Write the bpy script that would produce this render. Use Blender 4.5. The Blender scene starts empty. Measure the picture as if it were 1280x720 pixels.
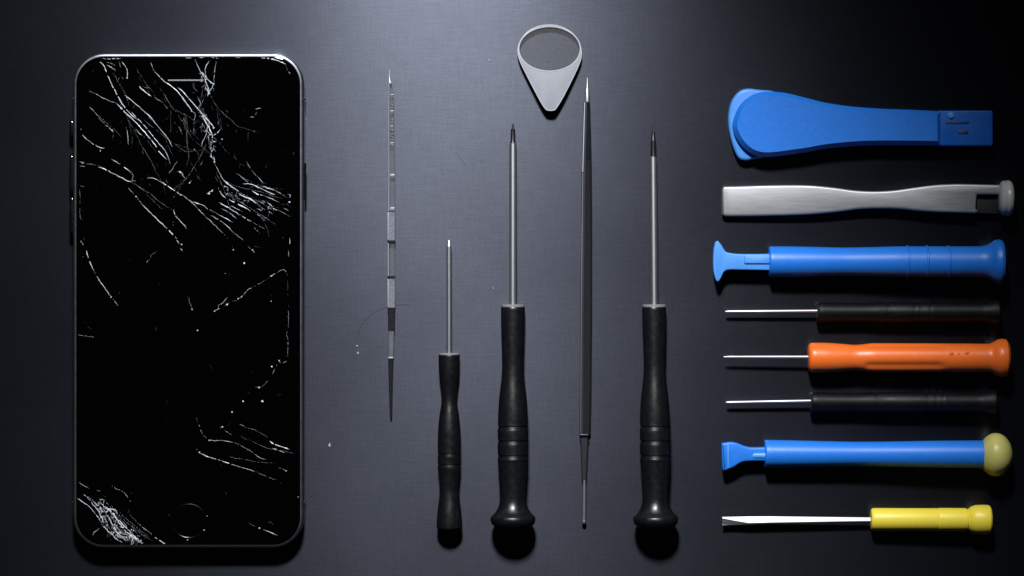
import bpy, bmesh, math, random
from mathutils import Vector, noise
R = math.radians
S = 0.00024          # metres per layout unit on the table top
H = 1.0              # camera height
scene = bpy.context.scene
col = scene.collection
rng = random.Random(7)

# ------------------------------------------------------------------ materials
def new_mat(name):
    m = bpy.data.materials.new(name); m.use_nodes = True
    nt = m.node_tree
    b = nt.nodes['Principled BSDF']
    return m, nt, b

def mat(name, color, rough=.45, metal=0., spec=.5, var=.06, vscale=500., bump=0., bscale=3000., stretch=(1, 1, 1), rvar=.06, coat=0., sss=0.):
    m, nt, b = new_mat(name)
    N, L = nt.nodes.new, nt.links.new
    tc = N('ShaderNodeTexCoord'); mp = N('ShaderNodeMapping'); mp.inputs['Scale'].default_value = stretch
    L(tc.outputs['Object'], mp.inputs['Vector'])
    n1 = N('ShaderNodeTexNoise'); n1.inputs['Scale'].default_value = vscale; n1.inputs['Detail'].default_value = 5
    L(mp.outputs['Vector'], n1.inputs['Vector'])
    mr = N('ShaderNodeMapRange'); mr.inputs['From Min'].default_value = .25; mr.inputs['From Max'].default_value = .75
    mr.inputs['To Min'].default_value = 1 - var; mr.inputs['To Max'].default_value = 1 + var
    L(n1.outputs['Fac'], mr.inputs['Value'])
    mx = N('ShaderNodeVectorMath'); mx.operation = 'SCALE'; mx.inputs[0].default_value = color
    L(mr.outputs['Result'], mx.inputs['Scale']); L(mx.outputs['Vector'], b.inputs['Base Color'])
    mr2 = N('ShaderNodeMapRange'); mr2.inputs['From Min'].default_value = .25; mr2.inputs['From Max'].default_value = .75
    mr2.inputs['To Min'].default_value = max(0, rough - rvar); mr2.inputs['To Max'].default_value = rough + rvar
    L(n1.outputs['Fac'], mr2.inputs['Value']); L(mr2.outputs['Result'], b.inputs['Roughness'])
    b.inputs['Metallic'].default_value = metal
    b.inputs['Specular IOR Level'].default_value = spec
    b.inputs['Coat Weight'].default_value = coat
    if sss:
        b.inputs['Subsurface Weight'].default_value = sss
        b.inputs['Subsurface Radius'].default_value = (.004, .003, .002)
        b.inputs['Subsurface Scale'].default_value = .5
    if bump:
        n2 = N('ShaderNodeTexNoise'); n2.inputs['Scale'].default_value = bscale; n2.inputs['Detail'].default_value = 4
        L(mp.outputs['Vector'], n2.inputs['Vector'])
        bp = N('ShaderNodeBump'); bp.inputs['Strength'].default_value = bump; bp.inputs['Distance'].default_value = .0002
        L(n2.outputs['Fac'], bp.inputs['Height']); L(bp.outputs['Normal'], b.inputs['Normal'])
    return m

def clear_mat(name, color, solid=.35, rough=.2):
    """Clear plastic: part of the light passes straight through, the rest meets a frosted surface."""
    m, nt, b = new_mat(name)
    N, L = nt.nodes.new, nt.links.new
    b.inputs['Base Color'].default_value = (*color, 1); b.inputs['Roughness'].default_value = rough
    tc = N('ShaderNodeTexCoord'); n = N('ShaderNodeTexNoise'); n.inputs['Scale'].default_value = 1300; n.inputs['Detail'].default_value = 4
    L(tc.outputs['Object'], n.inputs['Vector'])
    mr = N('ShaderNodeMapRange'); mr.inputs['From Min'].default_value = .3; mr.inputs['From Max'].default_value = .7
    mr.inputs['To Min'].default_value = solid * .72; mr.inputs['To Max'].default_value = min(1, solid * 1.28)
    L(n.outputs['Fac'], mr.inputs['Value']); L(mr.outputs['Result'], b.inputs['Alpha'])
    return m

def table_mat():
    m, nt, b = new_mat('dark woven table covering')
    N, L = nt.nodes.new, nt.links.new
    tc = N('ShaderNodeTexCoord')
    def nz(scale, st=(1, 1, 1), det=4):
        mp = N('ShaderNodeMapping'); mp.inputs['Scale'].default_value = st; L(tc.outputs['Object'], mp.inputs['Vector'])
        n = N('ShaderNodeTexNoise'); n.inputs['Scale'].default_value = scale; n.inputs['Detail'].default_value = det
        L(mp.outputs['Vector'], n.inputs['Vector']); return n.outputs['Fac']
    def math_(op, a, b_):
        n = N('ShaderNodeMath'); n.operation = op
        for i, v in enumerate((a, b_)):
            if isinstance(v, (int, float)): n.inputs[i].default_value = v
            else: L(v, n.inputs[i])
        return n.outputs[0]
    grain = nz(3000, (.8, 1, 1), 4)
    fib = nz(1100, (.13, 1.3, 1), 4)
    fib2 = nz(900, (1.3, .14, 1), 3)
    blot = nz(14, (1, 1, 1), 4)
    h = math_('ADD', math_('MULTIPLY', grain, 1.25), math_('ADD', math_('MULTIPLY', fib, .42), math_('MULTIPLY', fib2, .28)))
    bp = N('ShaderNodeBump'); bp.inputs['Strength'].default_value = TABLE_BUMP; bp.inputs['Distance'].default_value = .0002
    L(h, bp.inputs['Height']); L(bp.outputs['Normal'], b.inputs['Normal'])
    v = math_('ADD', math_('MULTIPLY', h, .55), math_('MULTIPLY', blot, .35))
    mr = N('ShaderNodeMapRange'); mr.inputs['From Min'].default_value = .35; mr.inputs['From Max'].default_value = 1.25
    mr.inputs['To Min'].default_value = .65; mr.inputs['To Max'].default_value = 1.35
    L(v, mr.inputs['Value'])
    sc = N('ShaderNodeVectorMath'); sc.operation = 'SCALE'; sc.inputs[0].default_value = TABLE_COL
    L(mr.outputs['Result'], sc.inputs['Scale']); L(sc.outputs['Vector'], b.inputs['Base Color'])
    mr2 = N('ShaderNodeMapRange'); mr2.inputs['To Min'].default_value = TABLE_ROUGH - .04; mr2.inputs['To Max'].default_value = TABLE_ROUGH + .04
    L(blot, mr2.inputs['Value']); L(mr2.outputs['Result'], b.inputs['Roughness'])
    b.inputs['IOR'].default_value = TABLE_IOR
    b.inputs['Specular Tint'].default_value = (.74, .79, 1, 1)
    gl_ = N('ShaderNodeMapRange'); gl_.inputs['From Min'].default_value = .55; gl_.inputs['From Max'].default_value = 1.4
    gl_.inputs['To Min'].default_value = .33; gl_.inputs['To Max'].default_value = .63
    L(h, gl_.inputs['Value']); L(gl_.outputs['Result'], b.inputs['Specular IOR Level'])
    # fibres run along x: the sheen is narrow across the picture and long down it
    tg = N('ShaderNodeCombineXYZ'); tg.inputs[1].default_value = 1
    L(tg.outputs[0], b.inputs['Tangent']); b.inputs['Anisotropic'].default_value = .86
    return m

TABLE_COL = (.0014, .0016, .0024); TABLE_ROUGH = .275; TABLE_IOR = 1.72; TABLE_BUMP = .016

M = {}
M['table'] = table_mat()
M['glass'] = mat('black screen glass', (.0004, .0004, .0005), .05, spec=.5, rvar=.02, var=0)
M['crack'] = mat('broken white glass edges', (.66, .69, .73), .35, spec=.7, var=.35, vscale=2500)
M['phone_metal'] = mat('space grey phone metal', (.46, .48, .53), .29, 1., var=.05, rvar=.02)
M['phone_metal_shiny'] = mat('polished button metal', (.30, .31, .34), .16, 1., rvar=.02)
M['phone_dark'] = mat('dark plastic seam', (.01, .01, .012), .4)
M['grille'] = mat('grey speaker mesh', (.20, .205, .22), .5, .3, var=.35, vscale=3000, bump=.4, bscale=5000)
M['home'] = mat('black home button glass', (.0004, .0004, .0005), .08, var=0, rvar=.01)
M['ring'] = mat('dark home button ring', (.03, .03, .035), .25, 1.)
M['black_rubber'] = mat('black handle plastic', (.0042, .0046, .0058), .34, spec=.6, var=.2, vscale=700, bump=.18, bscale=3500)
M['black_small'] = mat('black glossy handle plastic', (.0032, .0034, .0045), .48, spec=.24, var=.15, bump=.1, bscale=3500)
M['steel'] = mat('brushed steel shaft', (.54, .55, .58), .40, .95, var=.02, rvar=.01)
M['collar'] = mat('grey collar ring', (.20, .205, .22), .55, 0., var=.03)
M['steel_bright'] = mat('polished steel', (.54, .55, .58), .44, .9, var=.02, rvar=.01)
M['edge_highlight'] = mat('painted grey edge highlight', (.16, .165, .18), .5, .6, rvar=.02)  # lighter grey that paints the dimmer highlight on the spudger's edge
M['bit'] = mat('blackened steel bit', (.035, .036, .042), .36, .7, var=.2)
M['bar_steel'] = mat('matte nickel steel', (.49, .50, .51), .48, .8, var=.07, vscale=1500, bump=.05, bscale=4200, stretch=(.12, 1.4, 1), rvar=.03)
M['cap_metal'] = mat('pale grey translucent plastic', (.62, .63, .58), .3, 0, var=.06, sss=.2)
M['blue'] = mat('blue plastic', (.016, .195, .76), .42, var=.035, vscale=900, rvar=.05, bump=.12, bscale=2500)
M['blue_light'] = mat('lighter blue plastic', (.085, .33, .86), .42, var=.05, vscale=200, bump=.08)
M['blue_deep'] = mat('deep blue plastic', (.008, .125, .58), .42, var=.05, vscale=200, bump=.08)
M['dent'] = mat('moulded dark marks', (.006, .03, .13), .5)
M['orange'] = mat('orange plastic', (.94, .175, .022), .37, var=.035, vscale=900, rvar=.05, bump=.12, bscale=2500)
M['yellow'] = mat('yellow plastic', (.88, .70, .06), .42, var=.035, vscale=900, rvar=.05, bump=.12, bscale=2500)
M['ball'] = mat('pale olive resin', (.60, .56, .17), .38, var=.08, vscale=300, sss=.25)
M['pick'] = mat('frosted grey plastic', (.30, .31, .35), .5, var=.04, vscale=500, bump=.06)
M['pick_rim'] = mat('pale plastic rim', (.45, .46, .50), .4, var=.04)
M['window'] = clear_mat('smoky clear window', (.10, .105, .12), .22, .45)
M['spudger'] = mat('dark anodised steel', (.13, .14, .16), .36, .9, var=.03, rvar=.01)
M['clear'] = clear_mat('clear acrylic', (.18, .19, .22), .42, .2)
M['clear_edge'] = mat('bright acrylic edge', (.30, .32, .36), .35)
M['frost'] = clear_mat('frosted grey acrylic', (.24, .25, .285), .66, .35)
M['smoke'] = clear_mat('smoky grey acrylic', (.02, .021, .026), .78, .25)
M['hair'] = mat('dark fibre', (.03, .03, .036), .6)
M['chip'] = mat('glass crumb', (.42, .43, .46), .25, spec=.8)

# ------------------------------------------------------------------ mesh helpers
class MB:
    def __init__(s): s.v = []; s.f = []; s.m = []
    def add(s, vs, fs, mi=0):
        o = len(s.v); s.v += vs
        for f in fs: s.f.append([o + i for i in f]); s.m.append(mi)
    def loft(s, loops, mi=0, cap0=True, cap1=True):
        n = len(loops[0]); vs = [p for l in loops for p in l]; fs = []
        for k in range(len(loops) - 1):
            for i in range(n):
                j = (i + 1) % n
                fs.append([k * n + i, k * n + j, (k + 1) * n + j, (k + 1) * n + i])
        if cap0: fs.append(list(range(n))[::-1])
        if cap1: fs.append([(len(loops) - 1) * n + i for i in range(n)])
        s.add(vs, fs, mi)
    def lathe(s, axis, prof, c, z, seg=48, rmod=None, mi=0):
        C_ = c if callable(c) else (lambda t: c)
        Z_ = z if callable(z) else (lambda t: z)
        loops = []
        for (t, r) in prof:
            l = []
            for k in range(seg):
                a = 2 * math.pi * k / seg
                rr = r * (rmod(t, a) if rmod else 1)
                u, w = rr * math.cos(a), rr * math.sin(a)
                l.append((t, C_(t) + u, Z_(t) + w) if axis == 'x' else (C_(t) + u, t, Z_(t) + w))
            loops.append(l)
        s.loft(loops, mi)
    def lathez(s, cx, cy, prof, seg=48, mi=0, caps=True):
        loops = [[(cx + r * math.cos(2 * math.pi * k / seg), cy + r * math.sin(2 * math.pi * k / seg), z) for k in range(seg)] for (r, z) in prof]
        s.loft(loops, mi, caps, caps)
    def box(s, x0, x1, y0, y1, z0, z1, bev=.6, mi=0):
        o = rrect(x0, y0, x1, y1, bev * 1.2, 2)
        s.loft([zl(o, z0), zl(o, z1 - bev), zl(inset(o, bev * .35), z1 - bev * .3), zl(inset(o, bev), z1)], mi)
    def build(s, name, m, parent=None, h=0., origin=None, angle=32, smooth=True):
        f = 1 - h * S / H
        W = [((p[0] - 640) * S * f, (360 - p[1]) * S * f, p[2] * S) for p in s.v]
        if parent is not None: org = parent['_org']
        elif origin is not None: org = ((origin[0] - 640) * S * f, (360 - origin[1]) * S * f, origin[2] * S)
        else: org = (0, 0, 0)
        me = bpy.data.meshes.new(name)
        me.from_pydata([(w[0] - org[0], w[1] - org[1], w[2] - org[2]) for w in W], [], s.f)
        for mm in (m if isinstance(m, (list, tuple)) else [m]): me.materials.append(mm)
        me.polygons.foreach_set('material_index', s.m)
        bm = bmesh.new(); bm.from_mesh(me)
        bmesh.ops.remove_doubles(bm, verts=bm.verts, dist=1e-8)
        bmesh.ops.recalc_face_normals(bm, faces=bm.faces)
        bm.to_mesh(me); bm.free()
        if smooth:
            me.shade_smooth(); me.set_sharp_from_angle(angle=R(angle))
        o = bpy.data.objects.new(name, me); col.objects.link(o)
        if parent is not None: o.parent = parent
        else: o.location = org
        o['_org'] = tuple(org)
        return o

def child_org(o, parent): o['_org'] = parent['_org']; return o

def thing(name, label, cat, px, py, h=0., group=None):
    o = bpy.data.objects.new(name, None); col.objects.link(o)
    f = 1 - h * S / H
    o.location = ((px - 640) * S * f, (360 - py) * S * f, 0)
    o.empty_display_size = .01
    o['_org'] = tuple(o.location)
    o['label'] = label; o['category'] = cat
    if group: o['group'] = group
    return o

def tag(o, label, cat, group=None):
    o['label'] = label; o['category'] = cat
    if group: o['group'] = group
    return o

def zl(loop, z): return [(p[0], p[1], z(p[0]) if callable(z) else z) for p in loop]

def rrect(x0, y0, x1, y1, r, n=10):
    out = []
    for (cx, cy, a0) in ((x1 - r, y1 - r, 0), (x0 + r, y1 - r, 90), (x0 + r, y0 + r, 180), (x1 - r, y0 + r, 270)):
        for k in range(n + 1):
            a = R(a0 + 90 * k / n); out.append((cx + r * math.cos(a), cy + r * math.sin(a)))
    return out

def area(l): return sum(l[i][0] * l[(i + 1) % len(l)][1] - l[(i + 1) % len(l)][0] * l[i][1] for i in range(len(l))) / 2

def inset(l, d):
    sg = 1 if area(l) > 0 else -1
    n = len(l); out = []
    for i in range(n):
        p, a, b = l[i], l[i - 1], l[(i + 1) % n]
        e1 = Vector((p[0] - a[0], p[1] - a[1])); e2 = Vector((b[0] - p[0], b[1] - p[1]))
        if e1.length < 1e-6: e1 = e2.copy()
        if e2.length < 1e-6: e2 = e1.copy()
        e1.normalize(); e2.normalize()
        n1 = Vector((-e1.y, e1.x)) * sg; n2 = Vector((-e2.y, e2.x)) * sg
        m = n1 + n2
        if m.length < 1e-6: m = n1.copy()
        m.normalize(); k = max(.5, m.dot(n1))
        out.append((p[0] + m.x * d / k, p[1] + m.y * d / k))
    return out

def cr(pts, n=6, closed=False):
    """Catmull-Rom through the points."""
    out = []; N_ = len(pts)
    rngk = range(N_ if closed else N_ - 1)
    for i in rngk:
        p1, p2 = pts[i], pts[(i + 1) % N_]
        p0 = pts[i - 1] if (closed or i > 0) else tuple(2 * a - b for a, b in zip(p1, p2))
        p3 = pts[(i + 2) % N_] if (closed or i + 2 < N_) else tuple(2 * b - a for a, b in zip(p1, p2))
        for k in range(n):
            t = k / n
            out.append(tuple(.5 * (2 * b + (c - a) * t + (2 * a - 5 * b + 4 * c - d) * t * t + (3 * b - a - 3 * c + d) * t ** 3) for a, b, c, d in zip(p0, p1, p2, p3)))
    if not closed: out.append(tuple(pts[-1]))
    return out

def slab(mb, outl, z0, z1, bev, bevz=None, mi=0, steps=4, under=.6):
    """An outline given thickness: flat underside, upright side, rounded upper edge."""
    bevz = bevz or bev
    addz = (lambda z, k: (lambda x: z(x) + k)) if callable(z1) else (lambda z, k: z + k)
    loops = [zl(inset(outl, under), z0), zl(outl, addz(z0, under))]
    for k in range(steps + 1):
        a = math.pi / 2 * k / steps
        loops.append(zl(inset(outl, bev * (1 - math.cos(a))), addz(z1, -bevz * (1 - math.sin(a)))))
    mb.loft(loops, mi)

def from_zoom(pts, ox, oy, k): return [(ox + x / k, oy + y / k) for x, y in pts]

# ------------------------------------------------------------------ table
g = MB()
g.add([(-3000, -3000, 0), (4300, -3000, 0), (4300, 3700, 0), (-3000, 3700, 0)], [[0, 1, 2, 3]])
t = g.build('table_top', M['table']); t['kind'] = 'structure'

# ------------------------------------------------------------------ phone
PH = 30
ph = thing('smartphone', 'black smartphone with its cracked screen facing up, at the far end from the coloured tools', 'phone', 236, 376, PH)
X0, Y0, X1, Y1, RC = 90.8, 66.2, 379.8, 685.2, 39
mb = MB()
def prr(i, z): return zl(rrect(X0 + i, Y0 + i, X1 - i, Y1 - i, RC - i, 14), z)
prof = [(6, 0), (3, 1), (1, 4), (.2, 9), (0, 15), (.1, 24), (.35, 27.3), (.8, 29.0), (1.3, 29.5), (2.1, 29.9), (2.9, 30.25), (3.3, 30.3), (4.5, 30.35), (4.5, 27)]
mb.loft([prr(i, z) for i, z in prof])
mb.build('metal_frame', M['phone_metal'], ph, PH)
# the screen glass carries its cracks
gl = MB()
gl.loft([prr(4.5, 27.5), prr(4.5, 30.9), prr(5.0, 31.5), prr(6.2, 31.9), prr(8, 32)])
GZ = 32.0
def crack(pts, w=1.0, drop=.12, jit=.35, bri=1.0, step=1.7, seed=0):
    """One fracture line: a low, ragged ridge of broken glass of uneven width."""
    rr = random.Random(hash((round(pts[0][0], 1), round(pts[0][1], 1), seed)) & 0xffff)
    P_ = []
    for a, b in zip(pts[:-1], pts[1:]):
        L_ = math.hypot(b[0] - a[0], b[1] - a[1]); k = max(1, int(L_ / step))
        for i in range(k): P_.append((a[0] + (b[0] - a[0]) * i / k, a[1] + (b[1] - a[1]) * i / k))
    P_.append(pts[-1])
    n = len(P_)
    ph_ = rr.random() * 50
    prev = None
    for i, p in enumerate(P_):
        a, b = P_[max(0, i - 1)], P_[min(n - 1, i + 1)]
        d = Vector((b[0] - a[0], b[1] - a[1]))
        if d.length < 1e-6: d = Vector((1, 0))
        d.normalize(); q = Vector((-d.y, d.x))
        e = min(1, (i + .6) / 3, (n - i - .4) / 3)
        nz = .5 + .5 * math.sin(i * .55 + ph_) * math.sin(i * .21 + ph_ * 2)
        ww = w * bri * e * (.5 + .6 * nz) * rr.uniform(.65, 1.35)
        j = rr.uniform(-jit, jit)
        c = (p[0] + q.x * j, p[1] + q.y * j)
        cur = [(c[0] - q.x * ww / 2, c[1] - q.y * ww / 2, GZ + .02), (c[0] + q.x * ww * rr.uniform(-.3, .3), c[1] + q.y * ww * rr.uniform(-.3, .3), GZ + .1 + .35 * ww * rr.random()),
               (c[0] + q.x * ww / 2, c[1] + q.y * ww / 2, GZ + .02)]
        if prev is not None and rr.random() > drop:
            gl.add(prev + cur, [[0, 1, 4, 3], [1, 2, 5, 4]], 1)
        prev = cur
def spark(x, y, r):
    """A chipped spot: a small irregular faceted crumb seated in the glass."""
    k = rng.randint(4, 6); a0 = rng.random() * 6
    ring = [(x + r * rng.uniform(.6, 1.25) * math.cos(a0 + 2 * math.pi * i / k), y + r * rng.uniform(.5, 1.1) * math.sin(a0 + 2 * math.pi * i / k), GZ + .02) for i in range(k)]
    top = (x + rng.uniform(-.3, .3) * r, y + rng.uniform(-.3, .3) * r, GZ + r * rng.uniform(.2, .6))
    gl.add(ring + [top], [[i, (i + 1) % k, k] for i in range(k)], 1)
def Z8(ox, oy, pts): return from_zoom(pts, ox, oy, 8.0)
A, B, C_, D = (84, 60), (84, 140), (224, 60), (224, 140)
E, F_, G_, H_ = (84, 220), (224, 220), (84, 590), (224, 500)
I_, J_, K_, L_ = (84, 300), (224, 300), (224, 410), (224, 610)
CR = [  # tile, width, smooth, points
 (A, 1.35, [(330, 140), (375, 190), (400, 260), (440, 350), (490, 450), (530, 520), (580, 600), (640, 665), (715, 725)]),
 (A, .9, [(395, 165), (440, 195), (490, 230)]),
 (A, 1.0, [(350, 105), (420, 110), (480, 108), (540, 105)]),
 (A, .7, [(390, 140), (450, 160), (480, 175)]),
 (A, 1.2, [(548, 140), (580, 180), (602, 230), (605, 310)]),
 (A, .8, [(520, 140), (535, 190)]),
 (A, .9, [(505, 330), (520, 300)]), (A, .8, [(545, 290), (565, 310)]),
 (A, .7, [(220, 430), (300, 465), (360, 500), (440, 535), (495, 555)]),
 (A, 1.2, [(495, 550), (540, 600), (590, 655), (660, 725)]),
 (A, 1.0, [(570, 470), (610, 495), (670, 545), (740, 605), (800, 660), (860, 725)]),
 (A, 1.0, [(225, 590), (280, 640)]), (A, .5, [(280, 640), (340, 715)]),
 (A, 1.5, [(712, 375), (750, 415), (800, 455), (845, 485)]), (A, .5, [(760, 390), (830, 405)]),
 (A, .6, [(870, 490), (910, 515), (960, 550)]), (A, .35, [(960, 550), (1020, 630)]),
 (A, .8, [(835, 135), (850, 180), (870, 230)]),
 (A, 1.25, [(870, 230), (960, 325), (1050, 385), (1110, 445), (1180, 530), (1240, 620), (1250, 640)]),
 (A, 1.05, [(1105, 390), (1170, 450), (1250, 545), (1290, 580)]),
 (A, .6, [(1170, 690), (1160, 740)]), (A, .8, [(1180, 102), (1240, 98)]),
 (B, 1.5, [(570, 0), (640, 55), (720, 140), (800, 230), (880, 330), (930, 410), (1000, 475)]),
 (B, 1.1, [(640, 0), (720, 80), (800, 170), (880, 270), (950, 350), (1000, 420), (1030, 520)]),
 (B, .9, [(770, 0), (830, 45), (900, 135), (1000, 250), (1055, 350)]),
 (B, .8, [(685, 165), (720, 210), (760, 245)]), (B, .8, [(590, 150), (605, 220), (612, 330)]), (B, .4, [(545, 80), (550, 125)]),
 (B, .6, [(300, 45), (350, 90), (380, 130)]), (B, 1.1, [(380, 130), (420, 155), (465, 210)]), (B, .35, [(465, 210), (455, 280)]),
 (B, 1.0, [(150, 230), (200, 275), (270, 325), (330, 355), (375, 362)]), (B, .7, [(330, 360), (332, 405)]),
 (B, .8, [(120, 495), (180, 510)]), (B, .9, [(130, 540), (180, 545)]), (B, .5, [(180, 525), (250, 520), (310, 550)]),
 (B, 1.3, [(310, 550), (380, 575), (450, 610), (530, 650), (600, 690), (650, 695)]),
 (B, 1.3, [(445, 470), (510, 510), (590, 565), (650, 605)]), (B, .7, [(650, 605), (662, 640), (655, 690), (690, 685)]),
 (B, .6, [(1115, 480), (1070, 540), (1055, 570), (1000, 625)]), (B, .9, [(1100, 595), (1140, 600), (1185, 670)]),
 (B, .9, [(800, 660), (870, 665), (930, 695), (980, 715)]),
 (B, .55, [(1165, 50), (1195, 130)]), (B, .55, [(1115, 140), (1150, 220)]), (B, .5, [(1270, 150), (1265, 220)]), (B, .35, [(985, 660), (1010, 720)]),
 (C_, .9, [(155, 115), (195, 195), (240, 275), (265, 310)]), (C_, 1.0, [(305, 130), (270, 180), (260, 240), (280, 310)]),
 (C_, .6, [(375, 130), (360, 200), (350, 290), (352, 360)]), (C_, 1.3, [(60, 102), (130, 98)]), (C_, 1.2, [(195, 95), (250, 98)]), (C_, 1.2, [(320, 95), (395, 105)]), (C_, .9, [(560, 98), (625, 98)]),
 (C_, 1.4, [(245, 260), (280, 310), (320, 345), (350, 360)]), (C_, 1.3, [(255, 300), (275, 360), (290, 400), (305, 450)]), (C_, 1.1, [(350, 350), (330, 400), (300, 440), (285, 490)]),
 (C_, .9, [(350, 400), (340, 430)]), (C_, .7, [(250, 510), (225, 560)]), (C_, .8, [(185, 485), (210, 540), (222, 570)]), (C_, .5, [(130, 360), (150, 400), (185, 435)]),
 (C_, 1.2, [(0, 400), (60, 460), (120, 530), (180, 600), (230, 660), (280, 720)]), (C_, .9, [(0, 455), (60, 540), (105, 595)]), (C_, .8, [(115, 620), (160, 660), (155, 720)]),
 (C_, .8, [(200, 600), (240, 680), (250, 720)]),
 (C_, 1.2, [(760, 610), (820, 605)]), (C_, .8, [(780, 640), (760, 670)]), (C_, 1.3, [(710, 690), (750, 695)]),
 (C_, 1.7, [(805, 100), (880, 105), (960, 120), (1020, 140), (1065, 165)]), (C_, 1.2, [(1085, 230), (1115, 260)]), (C_, .5, [(1065, 165), (1085, 230)]), 
 (D, 1.6, [(230, 0), (270, 60), (310, 110), (355, 160)]), (D, 1.4, [(240, 60), (285, 130), (320, 200), (335, 260)]), (D, 1.2, [(300, 80), (300, 170), (320, 210)]),
 (D, .9, [(275, 190), (265, 240), (235, 300), (220, 350)]), (D, .8, [(400, 80), (390, 130)]), (D, 1.2, [(415, 170), (380, 210), (330, 240)]), (D, 1.3, [(340, 230), (335, 290), (375, 300)]),
 (D, .6, [(155, 40), (150, 130)]), (D, .6, [(150, 140), (150, 210)]), (D, .5, [(45, 60), (75, 120)]), (D, .5, [(5, 150), (30, 215)]), (D, .6, [(230, 100), (230, 170)]),
 (D, .6, [(310, 320), (330, 400), (345, 340), (370, 350)]), (D, 1.3, [(320, 410), (325, 450), (350, 470), (355, 510)]), (D, 1.0, [(350, 440), (345, 470)]),
 (D, .8, [(355, 510), (380, 560), (410, 620), (440, 680)]), (D, 1.3, [(440, 680), (500, 715)]), (D, .6, [(235, 490), (215, 540)]), (D, .4, [(200, 430), (190, 470)]),
 (D, .25, [(690, 190), (690, 300)]), (D, .4, [(625, 255), (630, 285)]), (D, .35, [(555, 420), (565, 470)]), (D, .6, [(675, 500), (710, 560), (740, 600)]), (D, 1.0, [(740, 600), (775, 640)]), (D, .7, [(775, 640), (810, 675), (850, 720)]),
 (D, .8, [(575, 615), (640, 660), (700, 715)]), (D, .6, [(1145, 400), (1142, 430)]), (D, .8, [(5, 600), (60, 660)]), (D, .8, [(100, 700), (130, 690)]),
 (E, .3, [(125, 90), (130, 200), (130, 400), (160, 440)]), (E, .4, [(110, 90), (175, 110)]),
 (E, .45, [(590, 90), (640, 150), (690, 205)]), (E, .7, [(690, 205), (750, 280)]), (E, 1.5, [(750, 280), (820, 355), (900, 430), (1000, 530)]), (E, 2.0, [(1000, 530), (1040, 565), (1080, 605)]), (E, 1.1, [(1080, 605), (1120, 680)]),
 (E, .7, [(710, 105), (755, 140)]), (E, 1.3, [(930, 55), (990, 90), (1060, 135), (1140, 190)]), (E, .9, [(1150, 190), (1210, 235), (1290, 300)]),
 (E, 1.1, [(1065, 335), (1085, 400), (1120, 435), (1160, 480), (1195, 525)]), (E, .5, [(1060, 450), (1065, 500)]), (E, .6, [(1160, 0), (1180, 30)]),
 (E, .6, [(130, 650), (165, 690)]), (E, .4, [(165, 625), (185, 640)]),
 (F_, 1.2, [(390, 115), (420, 175), (470, 225)]), (F_, 1.4, [(280, 180), (310, 160), (345, 135)]), (F_, .5, [(365, 10), (385, 60)]),
 (F_, 1.2, [(410, 0), (450, 45)]), (F_, 1.7, [(450, 45), (500, 90), (560, 130), (600, 155)]), (F_, 1.6, [(595, 175), (660, 210), (730, 240), (790, 290)]), (F_, .9, [(790, 290), (860, 340)]),
 (F_, .6, [(610, 0), (660, 40), (690, 65)]), (F_, 1.4, [(640, 80), (710, 80), (780, 110), (850, 140), (920, 175), (960, 185)]), (F_, 1.2, [(830, 100), (900, 125), (960, 145)]), (F_, .8, [(960, 145), (1020, 180), (1080, 215)]), (F_, .5, [(800, 25), (840, 70)]),
 (F_, 1.6, [(720, 145), (780, 180), (850, 195)]), (F_, .9, [(850, 195), (930, 230), (1010, 265)]), (F_, .9, [(790, 245), (850, 280)]), (F_, 1.2, [(880, 265), (940, 310)]), (F_, .7, [(940, 310), (1010, 350), (1110, 405)]),
 (F_, .9, [(1045, 320), (1095, 350)]), (F_, .8, [(1085, 180), (1115, 200), (1100, 220)]),
 (F_, .7, [(480, 165), (550, 205), (620, 240)]), (F_, 1.0, [(640, 245), (700, 245)]), (F_, 1.6, [(500, 235), (570, 275), (650, 310), (720, 355)]), (F_, .6, [(750, 375), (810, 400), (870, 450)]), (F_, .4, [(770, 330), (840, 350)]),
 (F_, 1.5, [(400, 265), (460, 300), (530, 340), (610, 390)]), (F_, 1.1, [(610, 390), (680, 435), (730, 460)]), (F_, .5, [(730, 460), (800, 500), (870, 540)]), (F_, .5, [(740, 510), (810, 575)]),
 (F_, .8, [(500, 290), (580, 330), (640, 355)]), (F_, .9, [(415, 325), (480, 355), (530, 390), (575, 425)]),
 (F_, .9, [(95, 235), (130, 265), (180, 320)]), (F_, 1.1, [(180, 320), (260, 400)]), (F_, .8, [(260, 400), (350, 485), (440, 575)]), (F_, .35, [(440, 575), (490, 630)]),
 (F_, 1.0, [(130, 255), (230, 290), (290, 330), (370, 370)]), (F_, 1.1, [(370, 370), (450, 415), (540, 465)]), (F_, 1.1, [(320, 395), (390, 435), (470, 490), (540, 565)]), (F_, .8, [(540, 565), (600, 610), (645, 645)]), (F_, .5, [(690, 700), (720, 720)]),
 (F_, 1.6, [(1108, 620), (1108, 680)]), (F_, .5, [(515, 690), (540, 710)]), (F_, .3, [(750, 700), (820, 720)]),
 (G_, .7, [(120, 100), (155, 130), (220, 160)]), (G_, .5, [(285, 185), (340, 190)]), (G_, .6, [(370, 235), (410, 265)]), (G_, .7, [(445, 135), (500, 170), (560, 195), (600, 240), (640, 300)]),
 (G_, .9, [(150, 220), (200, 245), (250, 275), (290, 330)]), (G_, 1.2, [(105, 265), (160, 300), (210, 335), (260, 390), (300, 440), (320, 470)]),
 (G_, .3, [(600, 390), (650, 450), (700, 500)]), (G_, .7, [(700, 500), (750, 550), (820, 600)]), (G_, 1.2, [(820, 600), (880, 650), (960, 705), (985, 715)]),
 (G_, .9, [(255, 635), (275, 600), (330, 565)]), (G_, .8, [(555, 490), (585, 530), (605, 570), (640, 595)]), (G_, .8, [(400, 620), (405, 655)]),
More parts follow.
